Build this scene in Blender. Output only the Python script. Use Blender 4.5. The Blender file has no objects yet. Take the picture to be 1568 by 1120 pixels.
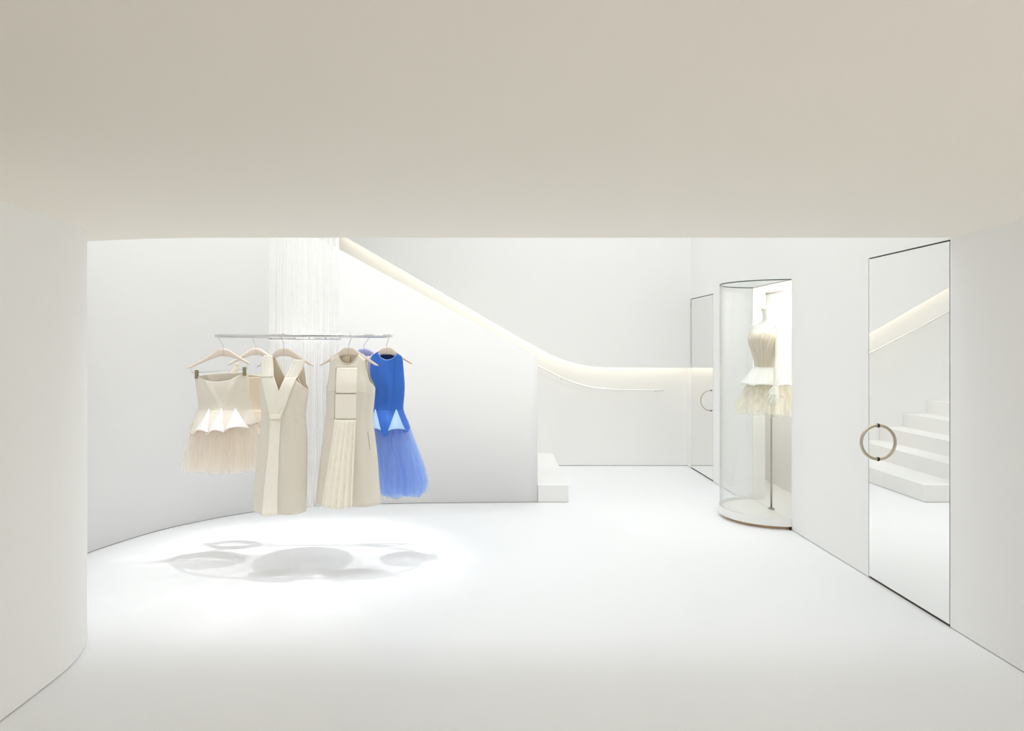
import bpy, bmesh, math, random
from mathutils import Vector, Matrix
random.seed(7)
S = bpy.context.scene
COL = S.collection
PI = math.pi

# ------------------------------------------------------------------ camera, world, lights, exposure
F, VX, VY, EYE = 1090.0, 751.0, 528.0, 1.60        # focal length in pixels of a 1568 px frame, vanishing point, eye height
cam_d = bpy.data.cameras.new('camera')
cam = bpy.data.objects.new('camera', cam_d); COL.objects.link(cam)
cam_d.sensor_width = 36.0; cam_d.lens = 36.0 * F / 1568.0
cam_d.shift_x = (784 - VX) / 1568.0; cam_d.shift_y = (VY - 560) / 1568.0
cam_d.clip_start = 0.05
cam.location = (0, 0, EYE); cam.rotation_euler = (PI / 2, 0, 0)
S.camera = cam

w = bpy.data.worlds.new('world'); S.world = w; w.use_nodes = True
w.node_tree.nodes['Background'].inputs[0].default_value = (1, 0.97, 0.92, 1)
w.node_tree.nodes['Background'].inputs[1].default_value = 0.3

S.view_settings.view_transform = 'Standard'; S.view_settings.look = 'None'
S.view_settings.gamma = 1.0; S.view_settings.use_curve_mapping = False
S.view_settings.exposure = 0.09
S.cycles.use_denoising = True
S.cycles.max_bounces = 24; S.cycles.diffuse_bounces = 12; S.cycles.glossy_bounces = 8
S.cycles.transparent_max_bounces = 32; S.cycles.transmission_bounces = 8
S.cycles.sample_clamp_indirect = 6.0

def area(name, loc, size, power, color=(1, 1, 1), rot=(0, 0, 0), spread=PI):
    l = bpy.data.lights.new(name, 'AREA'); l.shape = 'RECTANGLE'; l.size, l.size_y = size
    l.energy = power; l.color = color; l.spread = spread
    o = bpy.data.objects.new(name, l); o.location = loc; o.rotation_euler = rot; COL.objects.link(o); return o

def spot(name, loc, target, power, angle, blend=0.5, radius=0.04, color=(1, 1, 1)):
    l = bpy.data.lights.new(name, 'SPOT'); l.energy = power; l.spot_size = angle; l.spot_blend = blend
    l.shadow_soft_size = radius; l.color = color
    o = bpy.data.objects.new(name, l); o.location = loc
    o.rotation_euler = (Vector(target) - Vector(loc)).to_track_quat('-Z', 'Y').to_euler(); COL.objects.link(o); return o

COOL = (0.86, 0.93, 1.0); WARM = (1.0, 0.90, 0.70)
area('void_light', (-1.1, 4.75, 6.3), (3.2, 1.0), 32, COOL, spread=math.radians(105))
gl = area('side_fill_light', (2.25, 5.5, 5.0), (1.6, 1.6), 33, (0.91, 0.955, 1.0))  # unseen fill, added to brighten the strings and left wall from the side
gl.rotation_euler = (Vector((-2.0, 5.6, 1.6)) - gl.location).to_track_quat('-Z', 'Y').to_euler()
area('stair_light', (0.9, 8.35, 6.3), (2.6, 0.8), 25, (0.85, 0.93, 1.0), spread=math.radians(110))
area('front_fill_light', (1.6, -0.2, 2.18), (1.2, 2.0), 9, (1.0, 0.98, 0.94))  # unseen fill, added to lift the low ceiling and near floor
area('rear_fill_light', (1.5, -2.6, 1.15), (1.6, 1.9), 20, (1.0, 0.98, 0.94), (PI / 2, 0, 0))  # added fill behind the camera; no opening is built there
spot('rack_spot', (-1.40, 5.50, 6.2), (-1.52, 5.25, 0.0), 1150, math.radians(29), 0.8, 0.05)
spot('string_fill_spot', (0.3, 4.7, 6.2), (-1.39, 5.33, 2.3), 330, math.radians(11), 0.8, 0.08)  # unseen spots, this and the next, added to whiten the strings
spot('string_fill_spot', (-1.0, 4.35, 6.2), (-1.39, 5.33, 2.3), 110, math.radians(11), 0.8, 0.08)
spot('case_spot', (1.9, 5.9, 6.2), (2.0, 6.45, 0.0), 95, math.radians(24), 1.0, 0.1)
area('niche_light', (2.74, 6.95, 2.13), (0.20, 1.5), 15, (1, 0.99, 0.96), (0, math.radians(-35), 0))

# ------------------------------------------------------------------ materials
def lin(c):
    c /= 255.0
    return c / 12.92 if c <= 0.04045 else ((c + 0.055) / 1.055) ** 2.4
def rgb(r, g, b): return (lin(r), lin(g), lin(b), 1)

def mat(name, col, rough=0.6, metal=0.0, spec=0.5, noise=0.0, scale=40, bump=0.0, sheen=0.0, stretch=None):
    m = bpy.data.materials.new(name); m.use_nodes = True
    nt = m.node_tree; b = nt.nodes['Principled BSDF']
    b.inputs['Base Color'].default_value = col; b.inputs['Roughness'].default_value = rough
    b.inputs['Metallic'].default_value = metal; b.inputs['Specular IOR Level'].default_value = spec
    if sheen: b.inputs['Sheen Weight'].default_value = sheen
    if noise or bump:
        tc = nt.nodes.new('ShaderNodeTexCoord'); n = nt.nodes.new('ShaderNodeTexNoise'); n.inputs['Scale'].default_value = scale
        n.inputs['Detail'].default_value = 4
        src = tc.outputs['Object']
        if stretch:
            mp = nt.nodes.new('ShaderNodeMapping'); mp.inputs['Scale'].default_value = stretch
            nt.links.new(src, mp.inputs[0]); src = mp.outputs[0]
        nt.links.new(src, n.inputs['Vector'])
        if noise:
            mx = nt.nodes.new('ShaderNodeMix'); mx.data_type = 'RGBA'
            mx.inputs[6].default_value = tuple(v * (1 - noise) for v in col[:3]) + (1,)
            mx.inputs[7].default_value = tuple(min(1, v * (1 + noise * 0.4)) for v in col[:3]) + (1,)
            nt.links.new(n.outputs['Fac'], mx.inputs[0]); nt.links.new(mx.outputs[2], b.inputs['Base Color'])
        if bump:
            bp = nt.nodes.new('ShaderNodeBump'); bp.inputs['Strength'].default_value = bump; bp.inputs['Distance'].default_value = 0.002
            nt.links.new(n.outputs['Fac'], bp.inputs['Height']); nt.links.new(bp.outputs[0], b.inputs['Normal'])
    return m

def mat_tulle(name, col, alpha):
    m = bpy.data.materials.new(name); m.use_nodes = True
    nt = m.node_tree; nt.nodes.remove(nt.nodes['Principled BSDF'])
    out = nt.nodes['Material Output']
    d = nt.nodes.new('ShaderNodeBsdfDiffuse'); d.inputs[0].default_value = col
    t = nt.nodes.new('ShaderNodeBsdfTranslucent'); t.inputs[0].default_value = col
    a = nt.nodes.new('ShaderNodeMixShader'); a.inputs[0].default_value = 0.45
    nt.links.new(d.outputs[0], a.inputs[1]); nt.links.new(t.outputs[0], a.inputs[2])
    tr = nt.nodes.new('ShaderNodeBsdfTransparent')
    tc = nt.nodes.new('ShaderNodeTexCoord'); mp = nt.nodes.new('ShaderNodeMapping'); mp.inputs['Scale'].default_value = (34, 34, 1.6)
    n = nt.nodes.new('ShaderNodeTexNoise'); n.inputs['Scale'].default_value = 1.0; n.inputs['Detail'].default_value = 3
    r = nt.nodes.new('ShaderNodeMapRange'); r.inputs[3].default_value = alpha - 0.18; r.inputs[4].default_value = alpha + 0.18
    nt.links.new(tc.outputs['Object'], mp.inputs[0]); nt.links.new(mp.outputs[0], n.inputs['Vector'])
    nt.links.new(n.outputs['Fac'], r.inputs[0])
    mx = nt.nodes.new('ShaderNodeMixShader')
    nt.links.new(r.outputs[0], mx.inputs[0]); nt.links.new(tr.outputs[0], mx.inputs[1]); nt.links.new(a.outputs[0], mx.inputs[2])
    nt.links.new(mx.outputs[0], out.inputs[0])
    return m

def mat_glass(name, tint):
    m = bpy.data.materials.new(name); m.use_nodes = True
    nt = m.node_tree; nt.nodes.remove(nt.nodes['Principled BSDF']); out = nt.nodes['Material Output']
    tr = nt.nodes.new('ShaderNodeBsdfTransparent'); tr.inputs[0].default_value = tint
    gl = nt.nodes.new('ShaderNodeBsdfGlossy'); gl.inputs['Roughness'].default_value = 0.0
    fr = nt.nodes.new('ShaderNodeFresnel'); ge = nt.nodes.new('ShaderNodeNewGeometry'); mr = nt.nodes.new('ShaderNodeMapRange')
    mr.inputs[3].default_value = 1.45; mr.inputs[4].default_value = 1 / 1.45          # the same gentle reflection on both faces of the pane
    nt.links.new(ge.outputs['Backfacing'], mr.inputs[0]); nt.links.new(mr.outputs[0], fr.inputs[0])
    mx = nt.nodes.new('ShaderNodeMixShader')
    nt.links.new(fr.outputs[0], mx.inputs[0]); nt.links.new(tr.outputs[0], mx.inputs[1]); nt.links.new(gl.outputs[0], mx.inputs[2])
    nt.links.new(mx.outputs[0], out.inputs[0])
    return m

def mat_frost(name):
    m = bpy.data.materials.new(name); m.use_nodes = True
    nt = m.node_tree; nt.nodes.remove(nt.nodes['Principled BSDF']); out = nt.nodes['Material Output']
    d = nt.nodes.new('ShaderNodeBsdfDiffuse'); d.inputs[0].default_value = (0.97, 0.97, 0.97, 1)
    t = nt.nodes.new('ShaderNodeBsdfTranslucent'); t.inputs[0].default_value = (0.97, 0.97, 0.97, 1)
    a = nt.nodes.new('ShaderNodeMixShader'); a.inputs[0].default_value = 0.7
    nt.links.new(d.outputs[0], a.inputs[1]); nt.links.new(t.outputs[0], a.inputs[2]); nt.links.new(a.outputs[0], out.inputs[0])
    return m
def mat_string(name):
    m = bpy.data.materials.new(name); m.use_nodes = True
    nt = m.node_tree; nt.nodes.remove(nt.nodes['Principled BSDF']); out = nt.nodes['Material Output']
    d = nt.nodes.new('ShaderNodeBsdfDiffuse'); d.inputs[0].default_value = (0.99, 0.99, 0.985, 1)
    t = nt.nodes.new('ShaderNodeBsdfTranslucent'); t.inputs[0].default_value = (0.99, 0.99, 0.985, 1)
    tr = nt.nodes.new('ShaderNodeBsdfTransparent')
    a = nt.nodes.new('ShaderNodeMixShader'); a.inputs[0].default_value = 0.5
    c = nt.nodes.new('ShaderNodeMixShader'); c.inputs[0].default_value = 0.6
    nt.links.new(d.outputs[0], a.inputs[1]); nt.links.new(t.outputs[0], a.inputs[2])
    nt.links.new(tr.outputs[0], c.inputs[1]); nt.links.new(a.outputs[0], c.inputs[2]); nt.links.new(c.outputs[0], out.inputs[0])
    return m
M_WALL = mat('white_plaster', (0.922, 0.917, 0.907, 1), 0.75, spec=0.2, noise=0.006, scale=3)
M_CEIL = mat('cream_plaster', (0.95, 0.907, 0.836, 1), 0.8, spec=0.1)
M_FLOOR = mat('white_resin_floor', (0.885, 0.892, 0.902, 1), 0.42, spec=0.3, noise=0.01, scale=2)
M_STEP = mat('white_step_finish', (0.89, 0.885, 0.87, 1), 0.5, spec=0.3)
M_GAP = mat('brown_gap_shade', rgb(150, 132, 108), 0.9, spec=0.0)  # brown that stands in for the shade inside the gaps
M_JOINT = mat('grey_joint_shade', rgb(178, 174, 166), 0.8, spec=0.0)  # grey that stands in for shadow lines at the niche joints
M_DARK = mat('dark_reveal', rgb(112, 106, 97), 0.8, spec=0.1)
M_MIRROR = mat('mirror', (0.94, 0.94, 0.93, 1), 0.0, 1.0)
M_NICKEL = mat('satin_nickel', rgb(196, 186, 168), 0.28, 1.0)
M_CHROME = mat('polished_steel', (0.66, 0.655, 0.665, 1), 0.12, 1.0)
M_RAIL = mat('brushed_steel', (0.62, 0.61, 0.62, 1), 0.35, 1.0)
M_POLE = mat('grey_steel', (0.42, 0.41, 0.39, 1), 0.3, 1.0)
M_HAND = mat('light_satin_steel', (0.86, 0.86, 0.86, 1), 0.3, 0.8)
M_COLLAR = mat('dark_collar_metal', rgb(70, 66, 58), 0.4, 1.0)
M_GLASS = mat_glass('clear_glass', (0.985, 0.99, 0.985, 1))
M_EDGE = mat('green_glass_edge', rgb(70, 92, 88), 0.15, spec=0.6)
M_CASE = mat('white_lacquer', (0.88, 0.875, 0.86, 1), 0.12, spec=0.5)
M_PLINTH = mat('warm_oak_plinth', rgb(190, 160, 128), 0.6)
M_STRING = mat_string('white_nylon_string')
M_HANGER = mat('blush_beige_hanger', rgb(232, 219, 206), 0.7, noise=0.03, scale=60)
M_HANGERW = mat('ivory_hanger', rgb(236, 228, 216), 0.7)
M_CLIP = mat('bronze_clip', rgb(150, 138, 112), 0.4, 0.6)
M_BEIGE = mat('beige_wool', rgb(234, 228, 216), 0.95, spec=0.1, noise=0.05, scale=300, bump=0.08)
M_BEIGE2 = mat('sand_wool', rgb(230, 218, 198), 0.95, spec=0.1, noise=0.05, scale=300, bump=0.08)
M_IVORY = mat('ivory_pleated_silk', rgb(255, 250, 238), 0.8, spec=0.2, noise=0.03, scale=1.0, stretch=(260, 260, 3), bump=0.3)
M_PLATE = mat_frost('frosted_acrylic')
M_WHITE = mat('white_satin', rgb(250, 249, 246), 0.5, spec=0.3)
M_PINK = mat('blush_label', rgb(216, 178, 164), 0.8)
M_BLUE = mat('cobalt_satin', rgb(52, 112, 212), 0.42, spec=0.35, sheen=0.1)
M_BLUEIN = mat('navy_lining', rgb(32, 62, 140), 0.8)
M_PALEB = mat('pale_blue_satin', rgb(176, 208, 248), 0.6)
M_LAV = mat('lavender_wool_and_tint', rgb(176, 180, 224), 0.9)
M_SEAM = mat('pale_stitching', rgb(244, 238, 224), 0.8)
M_SLIT = mat('brown_slit', rgb(150, 136, 114), 0.9)
M_TUL = mat_tulle('blush_tulle', rgb(254, 249, 242), 0.38)
M_TULB = mat_tulle('periwinkle_tulle', rgb(190, 217, 255), 0.42)
M_TULM = mat_tulle('cream_tulle', rgb(252, 248, 238), 0.36)
M_CORSET = mat('oatmeal_wool', rgb(220, 210, 193), 0.95, spec=0.1, noise=0.05, scale=300)
M_BODY = mat('white_matte_mannequin', rgb(240, 240, 232), 0.5, spec=0.3)

# ------------------------------------------------------------------ helpers
def link(name, me, m, parent=None, smooth=False):
    o = bpy.data.objects.new(name, me); COL.objects.link(o)
    if m: me.materials.append(m)
    if parent: o.parent = parent
    if smooth:
        for p in me.polygons: p.use_smooth = True
    return o
def pd(name, v, f, m, parent=None, smooth=False):
    me = bpy.data.meshes.new(name); me.from_pydata([tuple(a) for a in v], [], f); me.update()
    return link(name, me, m, parent, smooth)
def tag(o, label=None, cat=None, group=None, kind=None):
    if label: o['label'] = label
    if cat: o['category'] = cat
    if group: o['group'] = group
    if kind: o['kind'] = kind
    return o
def empty(name, loc, label=None, cat=None, group=None, kind=None):
    o = bpy.data.objects.new(name, None); o.location = loc; o.empty_display_size = 0.1; COL.objects.link(o)
    return tag(o, label, cat, group, kind)
class MB:
    def __init__(s): s.v = []; s.f = []
    def add(s, v, f):
        n = len(s.v); s.v += [tuple(a) for a in v]; s.f += [tuple(i + n for i in q) for q in f]; return s
    def box(s, x0, x1, y0, y1, z0, z1):
        return s.add([(x0,y0,z0),(x1,y0,z0),(x1,y1,z0),(x0,y1,z0),(x0,y0,z1),(x1,y0,z1),(x1,y1,z1),(x0,y1,z1)],
                     [(3,2,1,0),(4,5,6,7),(0,1,5,4),(1,2,6,5),(2,3,7,6),(3,0,4,7)])
    def tube(s, pts, r, n=10, closed=False):
        pts = [Vector(p) for p in pts]; N = len(pts); rr = r if isinstance(r, (list, tuple)) else [r] * N
        vs = []; up = None
        for i, p in enumerate(pts):
            if closed: t = pts[(i + 1) % N] - pts[i - 1]
            else: t = pts[min(i + 1, N - 1)] - pts[max(i - 1, 0)]
            t.normalize()
            if up is None: up = t.orthogonal().normalized()
            up = (up - t * up.dot(t))
            up = up.normalized() if up.length > 1e-6 else t.orthogonal().normalized()
            b = t.cross(up)
            for k in range(n):
                a = 2 * PI * k / n; vs.append(p + (up * math.cos(a) + b * math.sin(a)) * rr[i])
        fs = []
        for i in range(N if closed else N - 1):
            j = (i + 1) % N
            for k in range(n):
                k2 = (k + 1) % n; fs.append((i*n+k, i*n+k2, j*n+k2, j*n+k))
        if not closed:
            fs.append(tuple(reversed(range(n)))); fs.append(tuple((N-1)*n + k for k in range(n)))
        return s.add(vs, fs)
    def rings(s, rings, cap=True):
        n = len(rings[0]); vs = [p for r in rings for p in r]; fs = []
        for i in range(len(rings) - 1):
            for k in range(n):
                k2 = (k + 1) % n; fs.append((i*n+k, i*n+k2, (i+1)*n+k2, (i+1)*n+k))
        if cap:
            fs.append(tuple(reversed(range(n)))); fs.append(tuple((len(rings)-1)*n + k for k in range(n)))
        return s.add(vs, fs)
    def build(s, name, m, parent=None, smooth=False): return pd(name, s.v, s.f, m, parent, smooth)

def catmull(pts, per=8):
    pts = [Vector(p) for p in pts]; P = [2*pts[0]-pts[1]] + pts + [2*pts[-1]-pts[-2]]; out = []
    for i in range(1, len(P) - 2):
        for k in range(per):
            t = k / per; a, b, c, d = P[i-1], P[i], P[i+1], P[i+2]
            out.append(0.5 * ((2*b) + (c-a)*t + (2*a-5*b+4*c-d)*t*t + (3*b-a-3*c+d)*t*t*t))
    out.append(pts[-1]); return out
def interp(tab, x):
    if x <= tab[0][0]: return tab[0][1]
    for (a, b), (c, d) in zip(tab, tab[1:]):
        if x <= c: return b + (d - b) * (x - a) / (c - a) if c > a else d
    return tab[-1][1]
def smooth_interp(tab, x):
    if x <= tab[0][0]: return tab[0][1]
    for i in range(len(tab) - 1):
        a, b = tab[i]; c, d = tab[i+1]
        if x <= c:
            m0 = (d - tab[i-1][1]) / (c - tab[i-1][0]) if i > 0 else (d - b) / (c - a)
            m1 = (tab[i+2][1] - b) / (tab[i+2][0] - a) if i + 2 < len(tab) else (d - b) / (c - a)
            h = c - a; t = (x - a) / h
            return (2*t**3-3*t*t+1)*b + (t**3-2*t*t+t)*h*m0 + (-2*t**3+3*t*t)*d + (t**3-t*t)*h*m1
    return tab[-1][1]
def ppx(px, Y): return (px - VX) * Y / F          # photograph measurement -> metres at depth Y
def ppz(py, Y): return EYE - (py - VY) * Y / F

# ------------------------------------------------------------------ the shell
XW = 2.597                 # right wall
H = 6.4                    # height of the tall space
ZS = 2.205                 # low ceiling
GAP = 0.006                # shadow gap at the foot of the walls

tag(MB().box(-4.2, 3.4, -2.7, 9.7, -0.1, 0).build('floor', M_FLOOR), kind='structure')

# low ceiling with a gently curved front edge on the left
edge = catmull([(-4.2, 4.24, 0), (-2.6, 4.22, 0), (-2.3, 4.15, 0), (-1.9, 4.06, 0), (-1.4, 4.03, 0), (0.5, 4.03, 0), (2.75, 4.03, 0)], 6)
v = []; f = []
for p in edge: v += [(p.x, -2.7, ZS), (p.x, p.y, ZS), (p.x, p.y, H), (p.x, p.y - 0.15, H), (p.x, p.y - 0.15, ZS + 0.15), (p.x, -2.7, ZS + 0.15)]
for i in range(len(edge) - 1):
    for k in range(6):
        k2 = (k + 1) % 6; f.append((i*6+k, i*6+k2, (i+1)*6+k2, (i+1)*6+k))
tag(pd('ceiling', v, f, M_CEIL), kind='structure')
tag(MB().box(-4.2, 3.4, 3.8, 9.7, H, H + 0.1).build('ceiling', M_WALL), kind='structure')
tag(MB().box(-4.2, 3.4, -2.8, -2.7, 0, ZS + 0.15).build('wall_front', M_WALL), kind='structure')

def ribbon(path, z0, z1, thick, name, m, inward=1):
    """a wall along a plan path; thickness grows away from the room"""
    N = len(path); v = []; f = []
    for i, p in enumerate(path):
        t = (path[min(i+1, N-1)] - path[max(i-1, 0)]).normalized(); n = Vector((-t.y, t.x, 0)) * inward * thick
        q = p + n; zt = z1(p) if callable(z1) else z1
        v += [(p.x, p.y, z0), (p.x, p.y, zt), (q.x, q.y, zt), (q.x, q.y, z0)]
    for i in range(N - 1):
        for k in range(4):
            k2 = (k + 1) % 4; f.append((i*4+k, i*4+k2, (i+1)*4+k2, (i+1)*4+k))
    f.append((0, 1, 2, 3)); f.append(((N-1)*4+3, (N-1)*4+2, (N-1)*4+1, (N-1)*4))
    return pd(name, v, f, m)

# left wall: straight, then rounding away to the left
lp = [Vector((-2.075, y, 0)) for y in (1.9, 2.5, 3, 3.4)]
lp += [Vector((-3.075 + math.cos(a), 3.4 + math.sin(a), 0)) for a in [math.radians(d) for d in range(4, 74, 4)]]
lp += [Vector(p) for p in [(-3.0, 4.46, 0), (-3.2, 4.56, 0)]]
tag(ribbon(lp, GAP, H, 0.12, 'wall_left', M_WALL), kind='structure')
tag(ribbon([p + Vector((-0.03, 0.012, 0)) for p in lp], 0, GAP * 1.5, 0.06, 'gap_shade_left', M_GAP), kind='structure')  # recessed strip, coloured as the shade in the gap; same on other walls

M_ABSORB = mat('absorber_grey', (0.20, 0.19, 0.175, 1), 0.9, spec=0.1)  # dark colour chosen to soak up light
tag(MB().box(-4.25, -4.2, -2.7, 4.3, 0, ZS + 0.15).build('wall_absorber', M_ABSORB), kind='structure')  # unseen dark walls, added to dim the near left ceiling
tag(MB().box(-4.2, -2.2, 2.4, 2.45, 0, ZS + 0.15).build('wall_absorber', M_ABSORB), kind='structure')

# curved wall running into the stair side wall, its top sloping with the stairs
YS = 7.22
cp = catmull([(-3.2, 4.56, 0), (-3.13, 5.0, 0), (-3.08, 5.45, 0), (-2.91, 5.97, 0), (-2.674, 6.365, 0), (-2.26, 6.786, 0), (-1.72, 7.03, 0), (-1.056, 7.135, 0), (-0.336, 7.185, 0), (0.478, YS, 0)], 8)
def par_top(p):
    if p.x < -2.0: return H
    return min(H, 1.48 + (0.478 - p.x) * 0.539)
o = ribbon(cp, GAP, par_top, 0.10, 'wall_stair', M_WALL); tag(o, kind='structure')
for k, p in enumerate(o.data.polygons): p.use_smooth = k % 4 in (0, 2) and k < len(o.data.polygons) - 2
tag(ribbon([p + Vector((0, 0.02, 0)) for p in cp], 0, GAP * 1.5, 0.05, 'gap_shade_stair', M_GAP), kind='structure')

# back wall: lower part set back, upper part proud with a lip that follows the stairs
YU, YB = 9.22, 9.40
lip_px = [(-60, 20), (250, 202.5), (530, 364), (700, 462), (800, 519.7), (823, 532.5), (845, 544), (868, 553), (893, 559.5), (920, 562.6), (950, 563.4), (1000, 563.5), (1060, 563.5)]
lip = [(ppx(a, YU), ppz(b, YU)) for a, b in lip_px]
lx = [-3.9 + i * (2.62 + 3.9) / 110 for i in range(111)]
v = []; f = []
for x in lx:
    z = min(H, smooth_interp(lip, x))
    v += [(x, YU, z), (x, YU, H), (x, YU + 0.03, H), (x, YU + 0.03, z)]
for i in range(len(lx) - 1):
    for k in range(4): f.append((i*4+k, i*4+(k+1) % 4, (i+1)*4+(k+1) % 4, (i+1)*4+k))
wb = MB().box(-4.2, 2.75, YB, YB + 0.1, GAP, H).build('wall_back', M_WALL); tag(wb, kind='structure')
up = pd('upper_panel', v, f, M_WALL, wb)
tag(MB().box(-4.2, 2.75, YB + 0.02, YB + 0.08, 0, GAP * 1.5).build('gap_shade_back', M_GAP), kind='structure')
tag(MB().box(-4.2, -4.0, 4.2, 9.7, 0, H).build('wall_far_left', M_WALL), kind='structure')

# warm light strips tucked behind the lip
LP = [(-1.95, None), (-1.2, None), (-0.5, None), (0.1, None), (0.5, None), (0.8, None), (1.1, None), (1.5, None), (2.05, None), (2.56, None)]
for (xa, _), (xb, _) in zip(LP, LP[1:]):
    za, zb = smooth_interp(lip, xa), smooth_interp(lip, xb); L = math.hypot(xb - xa, zb - za)
    ang = math.atan2(zb - za, xb - xa)
    area('cove_strip', ((xa + xb) / 2, 9.31, (za + zb) / 2 + 0.09), (L, 0.05), (0.85 if xa < 0.7 else 0.85) * L, WARM, (0, -ang, 0))

# right wall with two door openings and the niche opening
D1 = (4.02, 4.89); D2 = (8.30, 9.22); NY = (6.14, 7.04); ZD = 2.195; ZN = 2.166
mb = MB(); T = XW + 0.12
for a, b in ((-2.7, D1[0]), (D1[1], NY[0]), (NY[1], D2[0]), (D2[1], 9.6)): mb.box(XW, T, a, b, GAP, H)
for (a, b), z in ((D1, ZD), (D2, ZD), (NY, ZN)): mb.box(XW, T, a, b, z, H)
tag(mb.build('wall_right', M_WALL), kind='structure')
mb = MB()
for a, b in ((-2.7, D1[0]), (D1[1], NY[0]), (NY[1], D2[0]), (D2[1], 9.6)): mb.box(XW + 0.02, T, a, b, 0, GAP * 1.5)
tag(mb.build('gap_shade_right', M_GAP), kind='structure')
XN = 3.10; ZNF = 0.075
mb = MB()
mb.box(XN, XN + 0.05, 5.95, 8.39, 0, ZN + 0.05)                 # back
mb.box(T, XN + 0.05, 5.90, 5.95, 0, ZN + 0.05)                  # near side
mb.box(T, XN + 0.05, 8.34, 8.39, 0, ZN + 0.05)                  # far side
mb.box(T, XN + 0.05, 5.90, 8.39, ZN + 0.004, ZN + 0.05)         # top
mb.box(XW + 0.005, T, NY[0], NY[1], 0, ZNF - 0.002)
mb.box(T, XN + 0.05, 5.90, 8.39, 0, ZNF - 0.002)                # floor of the niche
tag(mb.build('wall_niche', M_CASE), kind='structure')
tag(MB().box(XN - 0.003, XN - 0.0005, 5.96, 8.33, ZN - 0.008, ZN + 0.003).build('shade_strip_2', M_JOINT), kind='structure')  # grey strips, here and below, drawn as shadow lines along the niche top
tag(MB().box(XW + 0.001, XW + 0.009, NY[0] + 0.001, NY[1] - 0.001, ZN - 0.006, ZN - 0.001).build('shade_strip_3', M_JOINT), kind='structure')

# mirrored flush doors with ring pulls
def door(name, y0, y1, ring_y, ring_z, R, rt, label):
    root = empty(name, (XW, (y0 + y1) / 2, 0), label, kind='structure')
    c = (y0 + y1) / 2; g = 0.008
    r = MB().box(0.055, 0.09, y0 - c - 0.02, y1 - c + 0.02, 0, ZD + 0.02)
    r.box(0.004, 0.06, y0 - c, y1 - c, 0.0, 0.004); r.build('dark_reveal', M_DARK, root)
    mb = MB()
    mb.box(0.016, 0.055, y0 - c, y0 - c + 0.004, 0, ZD); mb.box(0.012, 0.055, y1 - c - 0.004, y1 - c, 0, ZD)
    mb.box(0.012, 0.055, y0 - c, y1 - c, ZD - 0.004, ZD); mb.build('jamb', M_DARK, root)
    MB().box(0.0, 0.04, y0 - c + g, y1 - c - g, 0.016, ZD - g - 0.002).build('mirror_panel', M_MIRROR, root)
    MB().box(0.018, 0.05, y0 - c + g, y1 - c - g, 0.004, 0.014).build('threshold', M_DARK, root)
    pts = [(-0.001 - R * math.sin(a), ring_y - c, ring_z + R * math.cos(a)) for a in [PI * i / 32 for i in range(33)]]
    h = MB().tube(pts, rt, 14).build('ring_handle', M_NICKEL, root, True)
    for s in (1, -1):
        MB().tube([(-0.006, ring_y - c, ring_z + s * R), (-0.0005, ring_y - c, ring_z + s * R)], rt * 1.35, 16).build('collar', M_COLLAR, h, True)
    return root
door('door_1', D1[0], D1[1], 4.768, 0.945, 0.1125, 0.0100, 'full height flush mirror door reflecting the white stairs')
door('door_2', D2[0], D2[1], 8.385, 0.940, 0.119, 0.0065, 'narrow looking flush mirror door by the end of the stair wall')

# stairs between the side wall and the back wall
st = empty('staircase', (0.79, 8.3, 0), 'white stairs rising behind the side wall', kind='structure')
RISE, TREAD = 0.173, 0.314
edges = [0.79, 0.374, 0.06]
while len(edges) < 16: edges.append(edges[-1] - TREAD)
for i, x in enumerate(edges):
    xb = edges[i + 1] + 0.001 if i + 1 < len(edges) else x - TREAD
    y0 = YS if i == 0 else YS + 0.102
    mb = MB()
    if i == 0:
        ox = 0.79; mb.add([(0.482-ox, YS-8.3, 0.004), (0, YS-8.3, 0.004), (0.027, YB-8.302, 0.004), (0.374-ox, YB-8.302, 0.004), (0.374-ox, YS+0.102-8.3, 0.004), (0.482-ox, YS+0.102-8.3, 0.004),
                (0.482-ox, YS-8.3, RISE), (0, YS-8.3, RISE), (0.027, YB-8.302, RISE), (0.374-ox, YB-8.302, RISE), (0.374-ox, YS+0.102-8.3, RISE), (0.482-ox, YS+0.102-8.3, RISE)],
               [(5,4,3,2,1,0), (6,7,8,9,10,11), (0,1,7,6), (1,2,8,7), (2,3,9,8), (3,4,10,9), (4,5,11,10), (5,0,6,11)])
    else:
        mb.box(xb - 0.79, x - 0.79, y0 - 8.3, YB - 8.302, 0.004 if i < 3 else RISE * (i - 2), RISE * (i + 1) - 0.002)
    mb.build('step', M_STEP, st)
tag(MB().box(0.479, 0.786, YS + 0.006, YS + 0.012, 0, 0.0045).build('shade_strip_1', M_GAP), kind='structure')  # brown strip drawn as the shade line under the first step

# handrail
YR = 9.33
hp = [(826, 562), (840, 569), (860, 579), (880, 586.8), (900, 592.4), (925, 596), (950, 597.3), (980, 597.7), (1017, 597.9)]
hp3 = [(ppx(a, YR), YR, ppz(b, YR)) for a, b in hp]
hx, hz = hp3[0][0], hp3[0][2]
path = catmull([(hx - 3.2, YR, hz + 1.65), (hx - 1.6, YR, hz + 0.80), (hx - 0.5, YR, hz + 0.22)] + hp3, 6)
root = empty('handrail', (1.4, YR, 0.9), 'slim curved metal handrail along the wall behind the stairs', 'handrail')
ofs = Vector(root.location)
MB().tube([p - ofs for p in path], 0.012, 10).build('rail', M_HAND, root, True)
for i in (4, 12, 30, 52, 64):
    if i < len(path):
        p = path[i] - ofs
        MB().tube([p + Vector((0, 0.008, -0.005)), p + Vector((0, 0.03, -0.02)), p + Vector((0, 0.068, -0.02))], 0.004, 8).build('bracket', M_HAND, root, True)

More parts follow.
